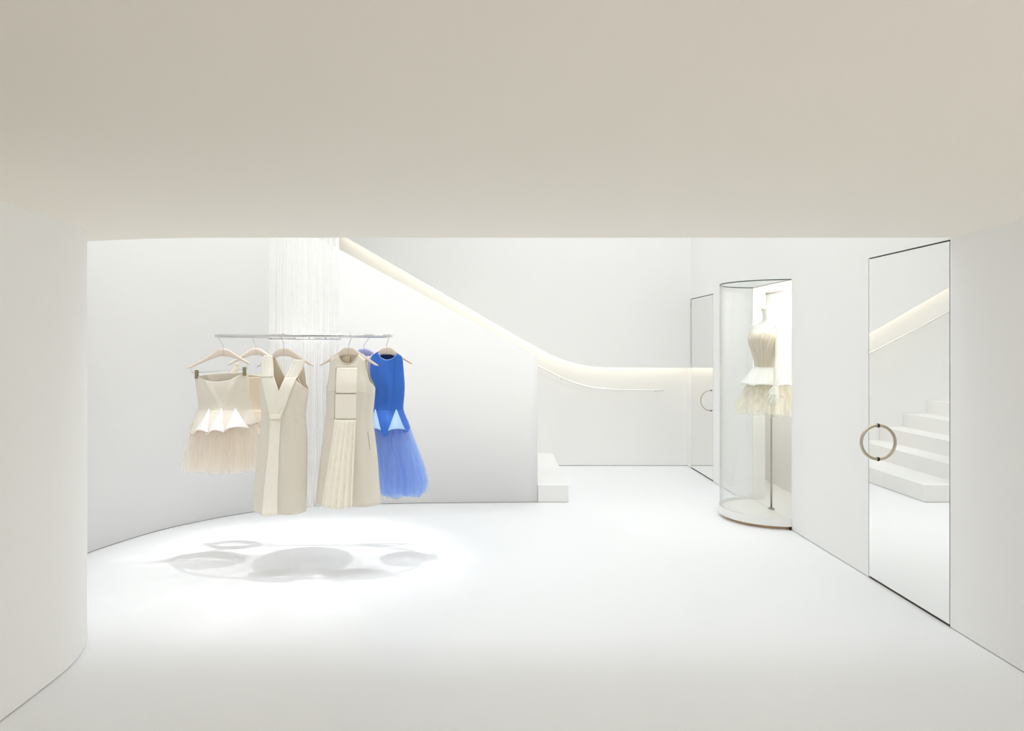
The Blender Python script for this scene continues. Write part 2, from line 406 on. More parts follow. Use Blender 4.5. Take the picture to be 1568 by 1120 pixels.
# ------------------------------------------------------------------ glass display case
CX, CY, R = XW, 6.59, 0.45
case = empty('display_case', (CX - 0.002, CY, 0), 'half round glass display case with white base against right wall', 'display case')
def arc(r, n=64, a0=90, a1=270): return [(r * math.cos(math.radians(a0 + (a1 - a0) * i / n)), r * math.sin(math.radians(a0 + (a1 - a0) * i / n))) for i in range(n + 1)]
def shell(r0, r1, z0, z1, x_off=0.0):
    A, B = arc(r1), arc(r0); n = len(A); v = []; f = []
    for (x, y), (x2, y2) in zip(A, B): v += [(x - x_off, y, z0), (x - x_off, y, z1), (x2 - x_off, y2, z1), (x2 - x_off, y2, z0)]
    for i in range(n - 1):
        for k in range(4): f.append((i*4+k, i*4+(k+1) % 4, (i+1)*4+(k+1) % 4, (i+1)*4+k))
    f += [(3, 2, 1, 0), tuple((n-1)*4 + k for k in range(4))]
    return v, f
def half_disc(r, z0, z1):
    A = arc(r); n = len(A); v = [(x, y, z0) for x, y in A] + [(x, y, z1) for x, y in A]
    f = [tuple(range(n)), tuple(reversed(range(n, 2 * n)))] + [(i, n + i, n + i + 1, i + 1) for i in range(n - 1)] + [(n-1, 2*n-1, n, 0)]
    return v, f
def fixn(o):
    bm = bmesh.new(); bm.from_mesh(o.data); bmesh.ops.recalc_face_normals(bm, faces=bm.faces); bm.to_mesh(o.data); bm.free(); return o
v, f = half_disc(R - 0.012, 0.030, ZNF); fixn(pd('base_disc', v, f, M_CASE, case))
v, f = shell(R - 0.012, R + 0.012, 0.030, 0.098); fixn(pd('base_rim', v, f, M_CASE, case))
v, f = half_disc(R - 0.03, 0.0, 0.030); fixn(pd('plinth', v, f, M_PLINTH, case))
v, f = shell(R - 0.006, R + 0.002, 0.098, ZN - 0.009); fixn(pd('glass', v, f, M_GLASS, case))
v, f = shell(R - 0.008, R + 0.004, ZN - 0.009, ZN); fixn(pd('glass_edge', v, f, M_EDGE, case))['label'] = 'dark green top edge of the glass'
MB().box(-0.016, -0.001, -R - 0.010, -R + 0.004, 0.0, 0.030).build('latch', M_COLLAR, case)

# ------------------------------------------------------------------ mannequin
MX, MY = 2.604, 6.60
man = empty('mannequin', (MX, MY, ZNF), 'headless white one armed mannequin on a thin pole inside the glass case', 'mannequin')
fv = Vector((-0.85, -0.53, 0)).normalized(); lv = Vector((-fv.y, fv.x, 0))     # facing, and its left
BXY = Vector((2.572 - MX, 6.62 - MY, 0))
#       z     half-width  half-depth  forward  side
TOR = [(1.05, 0.135, 0.115, 0.00, 0), (1.15, 0.160, 0.120, -0.005, 0), (1.25, 0.158, 0.112, 0, 0), (1.33, 0.130, 0.095, 0.005, 0), (1.39, 0.108, 0.080, 0.010, 0),
       (1.46, 0.113, 0.082, 0.014, 0), (1.54, 0.130, 0.098, 0.022, 0), (1.61, 0.143, 0.116, 0.034, 0), (1.66, 0.148, 0.118, 0.036, 0), (1.71, 0.150, 0.098, 0.020, 0),
       (1.755, 0.150, 0.078, 0.004, 0), (1.785, 0.132, 0.062, -0.006, 0), (1.808, 0.088, 0.052, -0.010, 0), (1.828, 0.054, 0.047, -0.010, 0), (1.86, 0.042, 0.042, -0.004, 0), (1.90, 0.041, 0.043, 0.006, 0), (1.93, 0.046, 0.050, 0.014, 0), (1.95, 0.050, 0.056, 0.018, 0)]
def tring(z, hw, hd, fw, extra=0.0, n=40, tilt=0.0):
    out = []
    for k in range(n):
        a = 2 * PI * k / n; c, s_ = math.cos(a), math.sin(a)
        br = 0.0
        if 1.55 < z < 1.72 and s_ > 0:                                          # bust
            g = math.exp(-((z - 1.645) / 0.045) ** 2); br = 0.022 * g * (math.exp(-((abs(c) - 0.5) / 0.28) ** 2) - 0.35)
        p = BXY + lv * (c * (hw + extra)) + fv * (fw + s_ * (hd + extra + br)) + Vector((0, 0, z - ZNF + tilt * (s_)))
        out.append(p)
    return out
mb = MB()
mb.rings([tring(z, a, b, c, tilt=(0.0 if z < 1.94 else -0.018)) for z, a, b, c, _ in TOR])
def mw(px, py, Y): return Vector((ppx(px, Y) - MX, Y - MY, ppz(py, Y) - ZNF))
sh = BXY + lv * 0.145 + fv * -0.004 + Vector((0, 0, 1.765 - ZNF))
el = mw(1194, 551, 6.40); wr = mw(1188.5, 592, 6.335)
arm = [BXY + lv * 0.09 + Vector((0, 0, 1.755 - ZNF)), sh, sh.lerp(el, 0.2), sh.lerp(el, 0.5), sh.lerp(el, 0.85), el, el.lerp(wr, 0.2), el.lerp(wr, 0.55), el.lerp(wr, 0.9), wr]
mb.tube(arm, [0.052, 0.054, 0.052, 0.047, 0.041, 0.039, 0.040, 0.035, 0.026, 0.0245], 18)
mb.tube([BXY - lv * 0.09 + Vector((0, 0, 1.755 - ZNF)), BXY - lv * 0.135 + Vector((0, 0, 1.765 - ZNF)), BXY - lv * 0.158 + Vector((0, 0, 1.752 - ZNF))], [0.05, 0.046, 0.030], 18)
# hand: flattened palm, four fingers of unequal length, thumb from the side
kn = mw(1185.5, 606.5, 6.315)
dr = (kn - wr).normalized(); sd = Vector((1, 0.15, 0)); sd = (sd - dr * sd.dot(dr)).normalized(); nn = dr.cross(sd)
def oval(c, a, b, n=16): return [c + sd * (a * math.cos(2*PI*k/n)) + nn * (b * math.sin(2*PI*k/n)) for k in range(n)]
L = (kn - wr).length
mb.rings([oval(wr, 0.022, 0.019), oval(wr + dr * L * 0.35, 0.028, 0.017), oval(wr + dr * L * 0.75, 0.035, 0.015), oval(wr + dr * L * 1.0, 0.036, 0.012)])
for k, (off, ln, fan) in enumerate(((-0.029, 0.082, -0.22), (-0.0098, 0.097, -0.08), (0.0098, 0.092, 0.05), (0.028, 0.072, 0.18))):
    b0 = wr + dr * (L * 0.85) + sd * off; d1 = (dr + sd * fan - nn * 0.08).normalized(); d2 = (d1 - nn * 0.25).normalized(); d3 = (d1 - nn * 0.55).normalized()
    p1 = b0 + d1 * ln * 0.5; p2 = p1 + d2 * ln * 0.33; p3 = p2 + d3 * ln * 0.28
    mb.tube([b0, p1, p2, p3], [0.0092, 0.0088, 0.0080, 0.0062], 10)
tb = wr + dr * L * 0.25 - sd * 0.026; t1 = tb + (dr - sd * 0.55 - nn * 0.2).normalized() * 0.038; t2 = t1 + (dr - sd * 0.1 - nn * 0.2).normalized() * 0.030
mb.tube([tb + sd * 0.012, tb, t1, t2], [0.013, 0.0115, 0.0095, 0.007], 10)
body = mb.build('body', M_BODY, man, True)
rm = body.modifiers.new('remesh', 'REMESH'); rm.mode = 'VOXEL'; rm.voxel_size = 0.0042; rm.use_smooth_shade = True
sm = body.modifiers.new('smooth', 'SMOOTH'); sm.factor = 0.5; sm.iterations = 4
MB().tube([(0, 0, 0.012), (0, 0, 1.12)], 0.0085, 14).build('pole', M_POLE, man, True)
MB().rings([[(0.026 * math.cos(2*PI*k/32), 0.026 * math.sin(2*PI*k/32), z) for k in range(32)] for z in (0.001, 0.012)]).build('foot_plate', M_POLE, man)

# its dress
def ell_ring(z, hw, hd, fw, n, fn=None):
    out = []
    for k in range(n):
        a = 2 * PI * k / n; m_ = 1 + (fn(a, z) if fn else 0)
        out.append(BXY + lv * (math.cos(a) * hw * m_) + fv * (fw + math.sin(a) * hd * m_) + Vector((0, 0, z - ZNF)))
    return out
mdr = empty('corset_dress', (MX, MY, 1.0), 'strapless beige corset dress with white peplum and cream tulle worn by the mannequin', 'dress')
off0 = Vector((0, 0, ZNF - 1.0))
def torso_at(z):
    return tuple(interp([(t[0], t[i]) for t in TOR], z) for i in (1, 2, 3))
zz = [1.375 + i * (1.70 - 1.375) / 16 for i in range(17)]
rg = []
for z in zz:
    a, b, c = torso_at(z); r_ = tring(z, a, b, c, 0.009)
    if z > 1.69:
        n = len(r_)
        r_ = [p + Vector((0, 0, 0.018 * math.exp(-((abs(math.cos(2*PI*k/n)) - 0.5) / 0.25) ** 2) * (1 if math.sin(2*PI*k/n) > 0 else -1) - (0.03 if math.sin(2*PI*k/n) < 0 else 0))) for k, p in enumerate(r_)]
    rg.append([p + off0 for p in r_])
bod = MB().rings(rg, False).build('bodice', M_CORSET, mdr, True)
sl = bod.modifiers.new('cloth', 'SOLIDIFY'); sl.thickness = 0.004; sl.offset = 1
for ang0, ang1, zb in ((115, 100, 1.40), (66, 80, 1.40), (35, 62, 1.50), (20, 50, 1.44)):                       # seams of the corset panels
    pts = []
    for i in range(12):
        t = i / 11; z = 1.685 + (zb - 1.685) * t; a, b, c = torso_at(z); k = math.radians(ang0 + (ang1 - ang0) * t)
        g = 0.022 * math.exp(-((z - 1.645) / 0.045) ** 2) * (math.exp(-((abs(math.cos(k)) - 0.5) / 0.28) ** 2) - 0.35) if 1.55 < z < 1.72 else 0
        pts.append(BXY + lv * (math.cos(k) * (a + 0.0135)) + fv * (c + math.sin(k) * (b + 0.0135 + g)) + Vector((0, 0, z - 1.0)))
    MB().tube(pts, 0.003, 6).build('seam', M_SEAM, mdr, True)
# peplum: broad folded flaps, pointed between them
rg = []
for i in range(13):
    t = i / 12; n = 216; ring = []
    for k in range(n):
        a = 2 * PI * k / n; ph = (a * 7 / (2 * PI) + 0.30) % 1.0; lobe = abs(math.sin(PI * ph)) ** 0.55
        hw = 0.118 + 0.115 * t ** 0.9; hd = 0.090 + 0.125 * t ** 0.9
        mlt = 1 + t * 0.13 * (lobe - 0.6)
        z = 1.395 - 0.155 * t - 0.02 * t * (1 - lobe)
        ring.append(BXY + lv * (math.cos(a) * hw * mlt) + fv * (0.008 + math.sin(a) * hd * mlt) + Vector((0, 0, z - 1.0)))
    rg.append(ring)
pep = MB().rings(rg, False).build('peplum', M_WHITE, mdr, True)
pep.modifiers.new('cloth', 'SOLIDIFY').thickness = 0.005
def mtulle(n_lobe, amp, r_scale, z_bot, seed):
    rnd = random.Random(seed); n = 280; rings = []; ph = [rnd.uniform(0, 6.28) for _ in range(4)]
    for i in range(12):
        t = i / 11; z0 = 1.33 + (z_bot - 1.33) * t; hw = (0.135 + 0.17 * t ** 0.8) * r_scale; hd = (0.11 + 0.18 * t ** 0.8) * r_scale; ring = []
        for k in range(n):
            a = 2 * PI * k / n
            m_ = 1 + amp * t * (0.6 * math.sin(n_lobe * a + ph[0]) + 0.3 * math.sin((n_lobe * 1.0 // 1 + 9) * a + ph[1]) + 0.25 * math.sin(3 * a + ph[2]))
            z = z0 + 0.018 * t * math.sin(5 * a + ph[3])
            ring.append(BXY + Vector((0.015, 0, 0)) + lv * (math.cos(a) * hw * m_) + fv * (0.005 + math.sin(a) * hd * m_) + Vector((0, 0, z - 1.0)))
        rings.append(ring)
    return rings
mb = MB()
for args in ((19, 0.09, 1.0, 0.985, 1), (23, 0.08, 0.93, 0.965, 2), (17, 0.10, 0.84, 0.97, 3), (27, 0.09, 0.72, 0.975, 4)): mb.rings(mtulle(*args), False)
mb.build('tulle_skirt', M_TULM, mdr, True)

# ------------------------------------------------------------------ string curtain and oval rack
RC = Vector((-1.39, 5.33, 0)); RZ = 1.664
mb = MB(); rnd = random.Random(3)
for i in range(520):
    a = 2 * PI * (i + rnd.uniform(-0.35, 0.35)) * 0.381966; r = 0.252 * math.sqrt((i + 0.5) / 520) if i % 3 else 0.25 + rnd.uniform(-0.006, 0.003)
    x, y = RC.x + r * math.cos(a), RC.y + r * math.sin(a); zb = 0.405 + rnd.uniform(-0.004, 0.006)
    dx = rnd.uniform(-0.004, 0.004)
    mb.tube([(x, y, H), (x + dx, y, zb)], 0.0011, 4)
tag(mb.build('string_curtain', M_STRING), 'column of fine white strings hanging through the oval clothes rack', 'string curtain', kind='stuff')

rack = empty('clothes_rack', (RC.x, RC.y, RZ), 'polished oval metal clothes rail hung on the white strings', 'clothes rack')
AX, AY = 0.645, 0.30
def oval_pt(t, ax=AX, ay=AY, e=0.8):
    c, s_ = math.cos(t), math.sin(t)
    return (ax * math.copysign(abs(c) ** e, c), ay * math.copysign(abs(s_) ** e, s_), 0)
MB().tube([oval_pt(2 * PI * i / 96) for i in range(96)], 0.0115, 12, True).build('rail', M_CHROME, rack, True)
rr = []
for i in range(64):
    a = 2 * PI * i / 64; rr.append((0.262 * math.cos(a), 0.262 * math.sin(a), -0.022))
MB().tube(rr, 0.006, 8, True).build('string_ring', M_CHROME, rack, True)
MB().rings([[(r_ * math.cos(2*PI*i/64), r_ * math.sin(2*PI*i/64), z) for i in range(64)] for r_, z in ((0.255, -0.034), (0.259, -0.031), (0.259, -0.025), (0.255, -0.022))]).build('string_plate', M_PLATE, rack)
for a in (40, 68, 90, 112, 140, 220, 248, 270, 292, 320):
    t = math.radians(a); q = (0.262 * math.cos(t), 0.262 * math.sin(t), -0.022)
    yb = math.copysign(AY * (1 - min(0.999, abs(q[0]) / AX) ** (2 / 0.8)) ** (0.8 / 2), q[1])
    MB().tube([q, (q[0], (q[1] + yb) / 2, -0.012), (q[0], yb, -0.004)], 0.004, 8).build('bracket', M_CHROME, rack, True)

# ------------------------------------------------------------------ hangers
def hanger(hx_px, cx_px, top_py, tip_l, tip_r, Y, YRAIL, label, material=M_HANGER, bow=0.0, clips=None):
    """hx_px: where the hook meets the rail; cx_px, top_py: top of the block; tips in photo pixels"""
    X0, Z0 = ppx(cx_px, Y), ppz(top_py, Y)
    root = empty('hanger', (X0, Y, Z0), label, 'hanger', 'hangers on the oval rail')
    mb = MB()
    for (tx, ty), sgn in ((tip_l, -1), (tip_r, 1)):
        xt, zt = ppx(tx, Y) - X0, ppz(ty, Y) - Z0
        N = 18; rings = []
        for i in range(N + 1):
            t = i / N; x = xt * t
            bl = 0.050                                                         # flat top of the block
            ax = abs(x); top = 0 if ax < bl * 0.6 else None
            tt = max(0, (ax - bl * 0.6) / (abs(xt) - bl * 0.6))
            zt_top = (zt + 0.014) * (tt * 0.62 + 0.38 * tt * tt) if top is None else 0
            zt_top = (zt + 0.014) * (1.04 * tt - 0.04 * tt ** 2)
            hgt = 0.056 * (1 - tt) ** 2 + 0.024 * (1 - (1 - tt) ** 2) * (1 - 0.25 * tt)
            if i >= N - 1: hgt *= 0.78 if i == N - 1 else 0.35
            th = 0.0065 + 0.006 * tt
            if i == N: th *= 0.5
            y = -bow * (tt ** 1.6) + 0.0
            zc = zt_top - hgt / 2
            ring = []
            for k in range(12):
                a = 2 * PI * k / 12; e = 0.65
                ring.append((x, y + th * math.copysign(abs(math.cos(a)) ** e, math.cos(a)), zc + hgt / 2 * math.copysign(abs(math.sin(a)) ** e, math.sin(a))))
            rings.append(ring if sgn > 0 else list(reversed(ring)))
        mb.rings(rings)
    mb.build('shoulder_bar', material, root, True)
    hx = ppx(hx_px, YRAIL) - X0; hz = RZ - Z0; yr = YRAIL - Y
    s = 1 if hx >= 0 else -1
    R_ = 0.0165
    # stem out of the block, leaning to the rail, then the hook over it
    tilt = math.atan2(yr, hx) if abs(yr) > 0.02 else (0 if s > 0 else PI)
    dx, dy = math.cos(tilt), math.sin(tilt)
    pts = [Vector((0, 0, -0.005)), Vector((0, 0, 0.018)), Vector((hx * 0.25, yr * 0.3, 0.35 * hz)), Vector((hx - dx * R_ * 0.2 + dx * R_, yr + dy * R_, hz - 0.014))]
    for a in range(-10, 200, 20):
        t = math.radians(a); pts.append(Vector((hx + dx * R_ * math.cos(t), yr + dy * R_ * math.cos(t), hz + R_ * math.sin(t) * 0.86 + 0.0005)))
    MB().tube(catmull(pts, 4), 0.0022, 8).build('hook', M_CHROME, root, True)
    if clips:
        (ax_, ay_), (bx_, by_) = clips
        A = Vector((ppx(ax_, Y) - X0, -bow * 0.5, ppz(ay_, Y) - Z0)); B = Vector((ppx(bx_, Y) - X0, -bow * 0.5, ppz(by_, Y) - Z0))
        d = (B - A).normalized()
        MB().tube([A - d * 0.03, B + d * 0.02], 0.0018, 6).build('clip_bar', M_CHROME, root, True)
        tl = Vector((ppx(tip_l[0] + 5, Y) - X0, -bow * 0.8, ppz(tip_l[1] - 2, Y) - Z0)); tr_ = Vector((ppx(tip_r[0] - 3, Y) - X0, -bow * 0.8, ppz(tip_r[1] - 6, Y) - Z0))
        MB().tube([tl, A - d * 0.03], 0.0014, 6).build('wire', M_CHROME, root, True)
        MB().tube([tr_, B + d * 0.02], 0.0014, 6).build('wire', M_CHROME, root, True)
        for P_ in (A, B):
            mbc = MB(); mbc.box(P_.x - 0.010, P_.x + 0.010, P_.y - 0.012, P_.y - 0.006, P_.z - 0.045, P_.z + 0.018)
            mbc.box(P_.x - 0.010, P_.x + 0.010, P_.y + 0.004, P_.y + 0.010, P_.z - 0.045, P_.z + 0.018)
            mbc.box(P_.x - 0.010, P_.x + 0.010, P_.y - 0.006, P_.y + 0.004, P_.z - 0.004, P_.z + 0.004); mbc.build('clip', M_CLIP, root)
    return root

YA, YBD, YC, YD, YE, YF = 5.33, 5.02, 5.06, 5.36, 5.66, 5.66
hanger(337, 342, 534.5, (290, 566), (386, 559), YA, 5.33, 'bare beige hanger with clips and thin bar at left end of the rail', bow=0.045, clips=((303, 570.5), (376, 566)))
hanger(388, 391.5, 533.5, (348, 561), (436, 561), YE, 5.62, 'beige hanger on the back of the rail behind the V neck dress')
hanger(434, 434.5, 533.5, (393, 564), (480, 562), YBD, 5.03, 'pale hanger showing inside the V neck dress')
hanger(537, 534, 532.5, (489, 562), (579, 562), YC, 5.03, 'hanger with white tips holding the dress with square panels')
hanger(563, 557, 534, (524, 556), (598, 558), YF, 5.62, 'hanger with reflected lilac put into its colour, peeking out behind the square panelled dress', M_LAV)  # lilac reflected onto the hanger is put into its colour
hanger(594.5, 592, 532, (556, 556), (632, 559), YD, 5.33, 'pale hanger holding the blue dress at right end of the rail')

# ------------------------------------------------------------------ garments
class Cloth:
    """front and back of a hanging garment described by its width at each height (measured in the photograph at depth Y)"""
    def __init__(s, rows, Y, depth, root_xy=None):
        s.Y = Y
        s.L = sorted((ppz(py, Y), ppx(xl, Y)) for py, xl, xr in rows); s.R = sorted((ppz(py, Y), ppx(xr, Y)) for py, xl, xr in rows)
        s.D = sorted((ppz(py, Y), d) for py, d in depth)
        s.fold = lambda u, z: 0.0
        s.pw = 0.6; s.back = 1.0
    def lr(s, z): return smooth_interp(s.L, z), smooth_interp(s.R, z)
    def y(s, u, z, side):
        u = max(-1, min(1, u)); return s.Y + side * (smooth_interp(s.D, z) * (1 if side < 0 else s.back) * max(0.0, math.cos(u * PI / 2)) ** s.pw) + s.fold(u, z) * (1 - u * u) * (1 if side < 0 else 0.6)
    def front(s, x, z):
        l, r = s.lr(z); return s.y(2 * (x - l) / (r - l) - 1, z, -1)
    def panel(s, top, bot, side, nu=60, nv=40, linear=True):
        """top, bot: tables (u, photo row)"""
        v = []; f = []
        for i in range(nu + 1):
            u = -1 + 2 * i / nu
            zt = ppz((interp if linear else smooth_interp)(top, u), s.Y); zb = ppz(smooth_interp(bot, u), s.Y)
            for j in range(nv + 1):
                z = zb + (zt - zb) * j / nv; l, r = s.lr(z); v.append((l + (r - l) * (u + 1) / 2, s.y(u, z, side), z))
        for i in range(nu):
            for j in range(nv):
                a = i * (nv + 1) + j; q = (a, a + nv + 1, a + nv + 2, a + 1); f.append(q if side < 0 else q[::-1])
        return v, f
    def patch(s, rows, off, nu=16, nv=24, bulge=0.0, pleat=0.0, npl=9, curve=0.0, seed=0, flare=0.0):
        """a piece lying on the front: rows of (photo row, left, right)"""
        rows = sorted(rows); pl = [(a, b) for a, b, c in rows]; pr = [(a, c) for a, b, c in rows]; p0, p1 = rows[0][0], rows[-1][0]
        v = []; f = []; rnd = random.Random(seed); ph = rnd.uniform(0, 6)
        for j in range(nv + 1):
            t = j / nv; py = p0 + (p1 - p0) * t; l, r = interp(pl, py), interp(pr, py)
            for i in range(nu + 1):
                u = -1 + 2 * i / nu; pyy = py + curve * t * (-(1 - u * u) + 0.3); x = ppx(l + (r - l) * (u + 1) / 2, s.Y); z = ppz(pyy, s.Y)
                yy = s.front(x, z) - off - bulge * (1 - u * u) * (t if flare == 0 else t ** flare) - pleat * (0.5 + 0.5 * math.sin(npl * PI * u + ph + 0.7 * math.sin(2.1 * u + ph))) * (0.35 + 0.65 * t)
                v.append((x, yy, z))
        for j in range(nv):
            for i in range(nu):
                a = j * (nu + 1) + i; f.append((a, a + nu + 1, a + nu + 2, a + 1))
        return v, f
    def line(s, pts, off, r=0.002):
        return [(ppx(a, s.Y), s.front(ppx(a, s.Y), ppz(b, s.Y)) - off, ppz(b, s.Y)) for a, b in pts]

def put(name, vf, m, root, thick=0.003, smooth=True, offset=0):
    o_ = Vector(root.location) if root.parent is None else Vector(root.parent.location)
    o = pd(name, [Vector(p) - o_ for p in vf[0]], vf[1], m, root, smooth)
    if thick:
        sd_ = o.modifiers.new('cloth', 'SOLIDIFY'); sd_.thickness = thick; sd_.offset = offset
    return o
def seam(root, pts, m=M_SEAM, r=0.0018, name='seam'):
    o_ = Vector(root.location)
    return MB().tube([Vector(p) - o_ for p in catmull(pts, 3)], r, 6).build(name, m, root, True)

def tulle(rows, Y, depth_ratio, layers, m, root, n=260, name='tulle_skirt', jag=1.4, seed=1, lob=6):
    mb = MB(); o_ = Vector(root.location); rnd = random.Random(seed)
    L = [(a, b) for a, b, c in rows]; Rr = [(a, c) for a, b, c in rows]; p0, p1 = rows[0][0], rows[-1][0]
    for sc, nl, amp, dpx in layers:
        ph = [rnd.uniform(0, 6.28) for _ in range(5)]; rings = []
        for i in range(14):
            t = i / 13; py = p0 + (p1 + dpx - p0) * t; l, r = ppx(smooth_interp(L, min(py, p1)), Y), ppx(smooth_interp(Rr, min(py, p1)), Y)
            c, hw = (l + r) / 2, (r - l) / 2 * sc; ring = []
            for k in range(n):
                a = 2 * PI * k / n
                m_ = 1 - amp * (0.25 + 0.75 * t) * (0.5 + 0.32 * math.sin(nl * a + ph[0]) + 0.2 * math.sin((nl + 7) * a + ph[1]) + 0.15 * math.sin((2 * nl + 3) * a + ph[2])) - 0.27 * (0.3 + 0.7 * t) * (1 - abs(math.sin(lob * a / 2 + 0.4)) ** 0.6)
                z = ppz(py + t * jag * (math.sin(4 * a + ph[3]) + 0.6 * math.sin(9 * a + ph[4])), Y)
                ring.append(Vector((c + hw * m_ * math.cos(a), Y + hw * depth_ratio * m_ * math.sin(a), z)) - o_)
            rings.append(ring)
        mb.rings(rings, False)
    return mb.build(name, m, root, True)

SEMI = lambda u, w: math.exp(-(u / w) ** 2)
# --- A: strapless bustier dress with tulle, at the left end
dA = empty('bustier_dress', (ppx(340, YA), YA, ppz(722, YA)), 'strapless beige bustier dress with three white folds and blush tulle skirt', 'dress')
A_ = Cloth([(566, 298, 380), (585, 299.5, 381), (605, 302, 382), (626, 304, 384), (634, 300, 388), (645, 296, 393), (664, 291, 398)], YA, [(566, .040), (590, .055), (626, .06), (645, .14), (664, .20)])
def foldA(u, z):
    t = (z - ppz(626, YA)) / (ppz(570, YA) - ppz(626, YA)); t = max(0, min(1, t))
    return 0.020 * t * SEMI(u, 0.5) - 0.016 * SEMI(u + (0.05 + 0.62 * t), 0.10) * min(1, 1.5 * t) - 0.016 * SEMI(u - (0.05 + 0.70 * t), 0.12) * min(1, 1.5 * t)
A_.fold = foldA
topA = [(-1, 576), (-0.9, 575), (-0.7, 580), (-0.35, 584), (0, 584.5), (0.35, 582), (0.7, 575), (0.9, 571), (1, 570)]
put('bodice', A_.panel(topA, [(-1, 629), (1, 629)], -1), M_BEIGE, dA)
put('bodice', A_.panel([(-1, 576), (-0.5, 573), (0, 572), (0.5, 571), (1, 570)], [(-1, 629), (1, 629)], 1), M_BEIGE, dA)
put('peplum', A_.panel([(-1, 628), (1, 628)], [(-1, 661), (-0.72, 664), (-0.5, 646), (-0.22, 662), (0.0, 646), (0.24, 657), (0.5, 646), (0.85, 650), (1, 648)], -1, nu=80, nv=16), M_BEIGE, dA)
put('peplum', A_.panel([(-1, 628), (1, 628)], [(-1, 661), (0, 655), (1, 650)], 1, nv=16), M_BEIGE, dA)
for tri in ([(625, 324.7, 325.3), (657.5, 309, 333)], [(624.5, 343.7, 344.3), (657, 334.5, 357)], [(625, 363.5, 364.2), (653.5, 358, 388)]):
    put('white_fold', A_.patch(tri, 0.006, bulge=0.035, curve=4.0, flare=0.8), M_WHITE, dA, 0.004)
tulle([(647, 296, 392), (662, 289, 396), (690, 282, 399), (718, 277, 401)], YA, 0.56, [(1.0, 13, .09, 0), (0.95, 17, .09, 2), (0.87, 12, .10, 3), (0.76, 19, .10, 1), (0.62, 15, .12, 2), (0.45, 11, .12, 0), (0.28, 9, .12, 0)], M_TUL, dA, seed=5)  # smallest inner layers are unseen, added to fill the floor shadow

# --- B: V neck shift
dB = empty('shift_dress', (ppx(429, YBD), YBD, ppz(790, YBD)), 'beige V neck shift dress with ivory crossed sash and centre band', 'dress')
B_ = Cloth([(543, 404, 468), (556, 400, 469), (578, 399, 466), (592, 398, 472.5), (612, 398.5, 471), (637, 400, 468), (660, 397.5, 470), (700, 393, 470.5), (750, 389.5, 469.5), (790, 388, 468)], YBD, [(543, .024), (560, .038), (590, .075), (637, .08), (700, .10), (790, .12)])
B_.fold = lambda u, z: 0.026 * math.sin(4.6 * u + 0.7) * max(0, (ppz(640, YBD) - z)) / 0.7 + 0.006 * SEMI(u - 0.62, 0.12) * max(0, 1 - abs(z - ppz(612, YBD)) / 0.14)
B_.back = 0.3
botB = [(-1, 782), (-0.5, 782), (0.3, 784), (0.7, 784), (1, 783)]
put('body', B_.panel([(-1, 582), (-0.93, 577), (-0.60, 577), (-0.15, 598), (-0.1, 600), (0.1, 598), (0.42, 578), (0.62, 578), (0.66, 581), (0.75, 588), (0.86, 594), (1, 598)], botB, -1), M_BEIGE, dB)
put('body', B_.panel([(-1, 590), (-0.9, 575), (-0.88, 548), (-0.5, 544), (-0.45, 546), (0.08, 578), (0.2, 580), (0.5, 578), (0.78, 550), (0.88, 552), (0.9, 585), (1, 596)], botB, 1), M_BEIGE2, dB)
put('sash', B_.patch([(544.5, 405, 418.5), (556, 400, 420.5), (578, 402, 423.5)], 0.004, pleat=0.003, npl=4), M_IVORY, dB)
put('sash', B_.patch([(551, 452, 468), (560, 448, 466), (578, 441, 458)], 0.004, pleat=0.003, npl=4), M_IVORY, dB)
put('sash', B_.patch([(577, 402, 424), (598, 408, 432.5), (622, 414.5, 434), (636, 418, 434)], 0.007, pleat=0.004, npl=5), M_IVORY, dB)
put('sash', B_.patch([(577.5, 440.5, 457.5), (598, 432.5, 450.5), (622, 425, 442), (635, 420, 437)], 0.011, pleat=0.004, npl=5), M_IVORY, dB)
put('waist_tie', B_.patch([(632.5, 417.5, 437), (640, 418, 436)], 0.016, bulge=0.006, nv=6), M_IVORY, dB)
put('centre_band', B_.patch([(638, 419, 435.5), (690, 417.5, 433.5), (740, 413, 432), (784, 409.5, 431.5)], 0.006, bulge=0.012, pleat=0.004, npl=3), M_IVORY, dB)
seam(dB, B_.line([(402, 577.5), (412, 577), (423, 576.5)], 0.012), M_SLIT, 0.0016)
seam(dB, B_.line([(441, 577.5), (450, 578), (458, 579)], 0.012), M_SLIT, 0.0016)
seam(dB, B_.line([(400.5, 637), (405, 637.2), (410, 637)], 0.004)); seam(dB, B_.line([(452, 640), (458, 640.5), (466, 640)], 0.004))
seam(dB, B_.line([(459, 580), (463, 588), (468, 593.5), (472, 596.5)], 0.003), M_IVORY, 0.0028, 'armhole_binding')

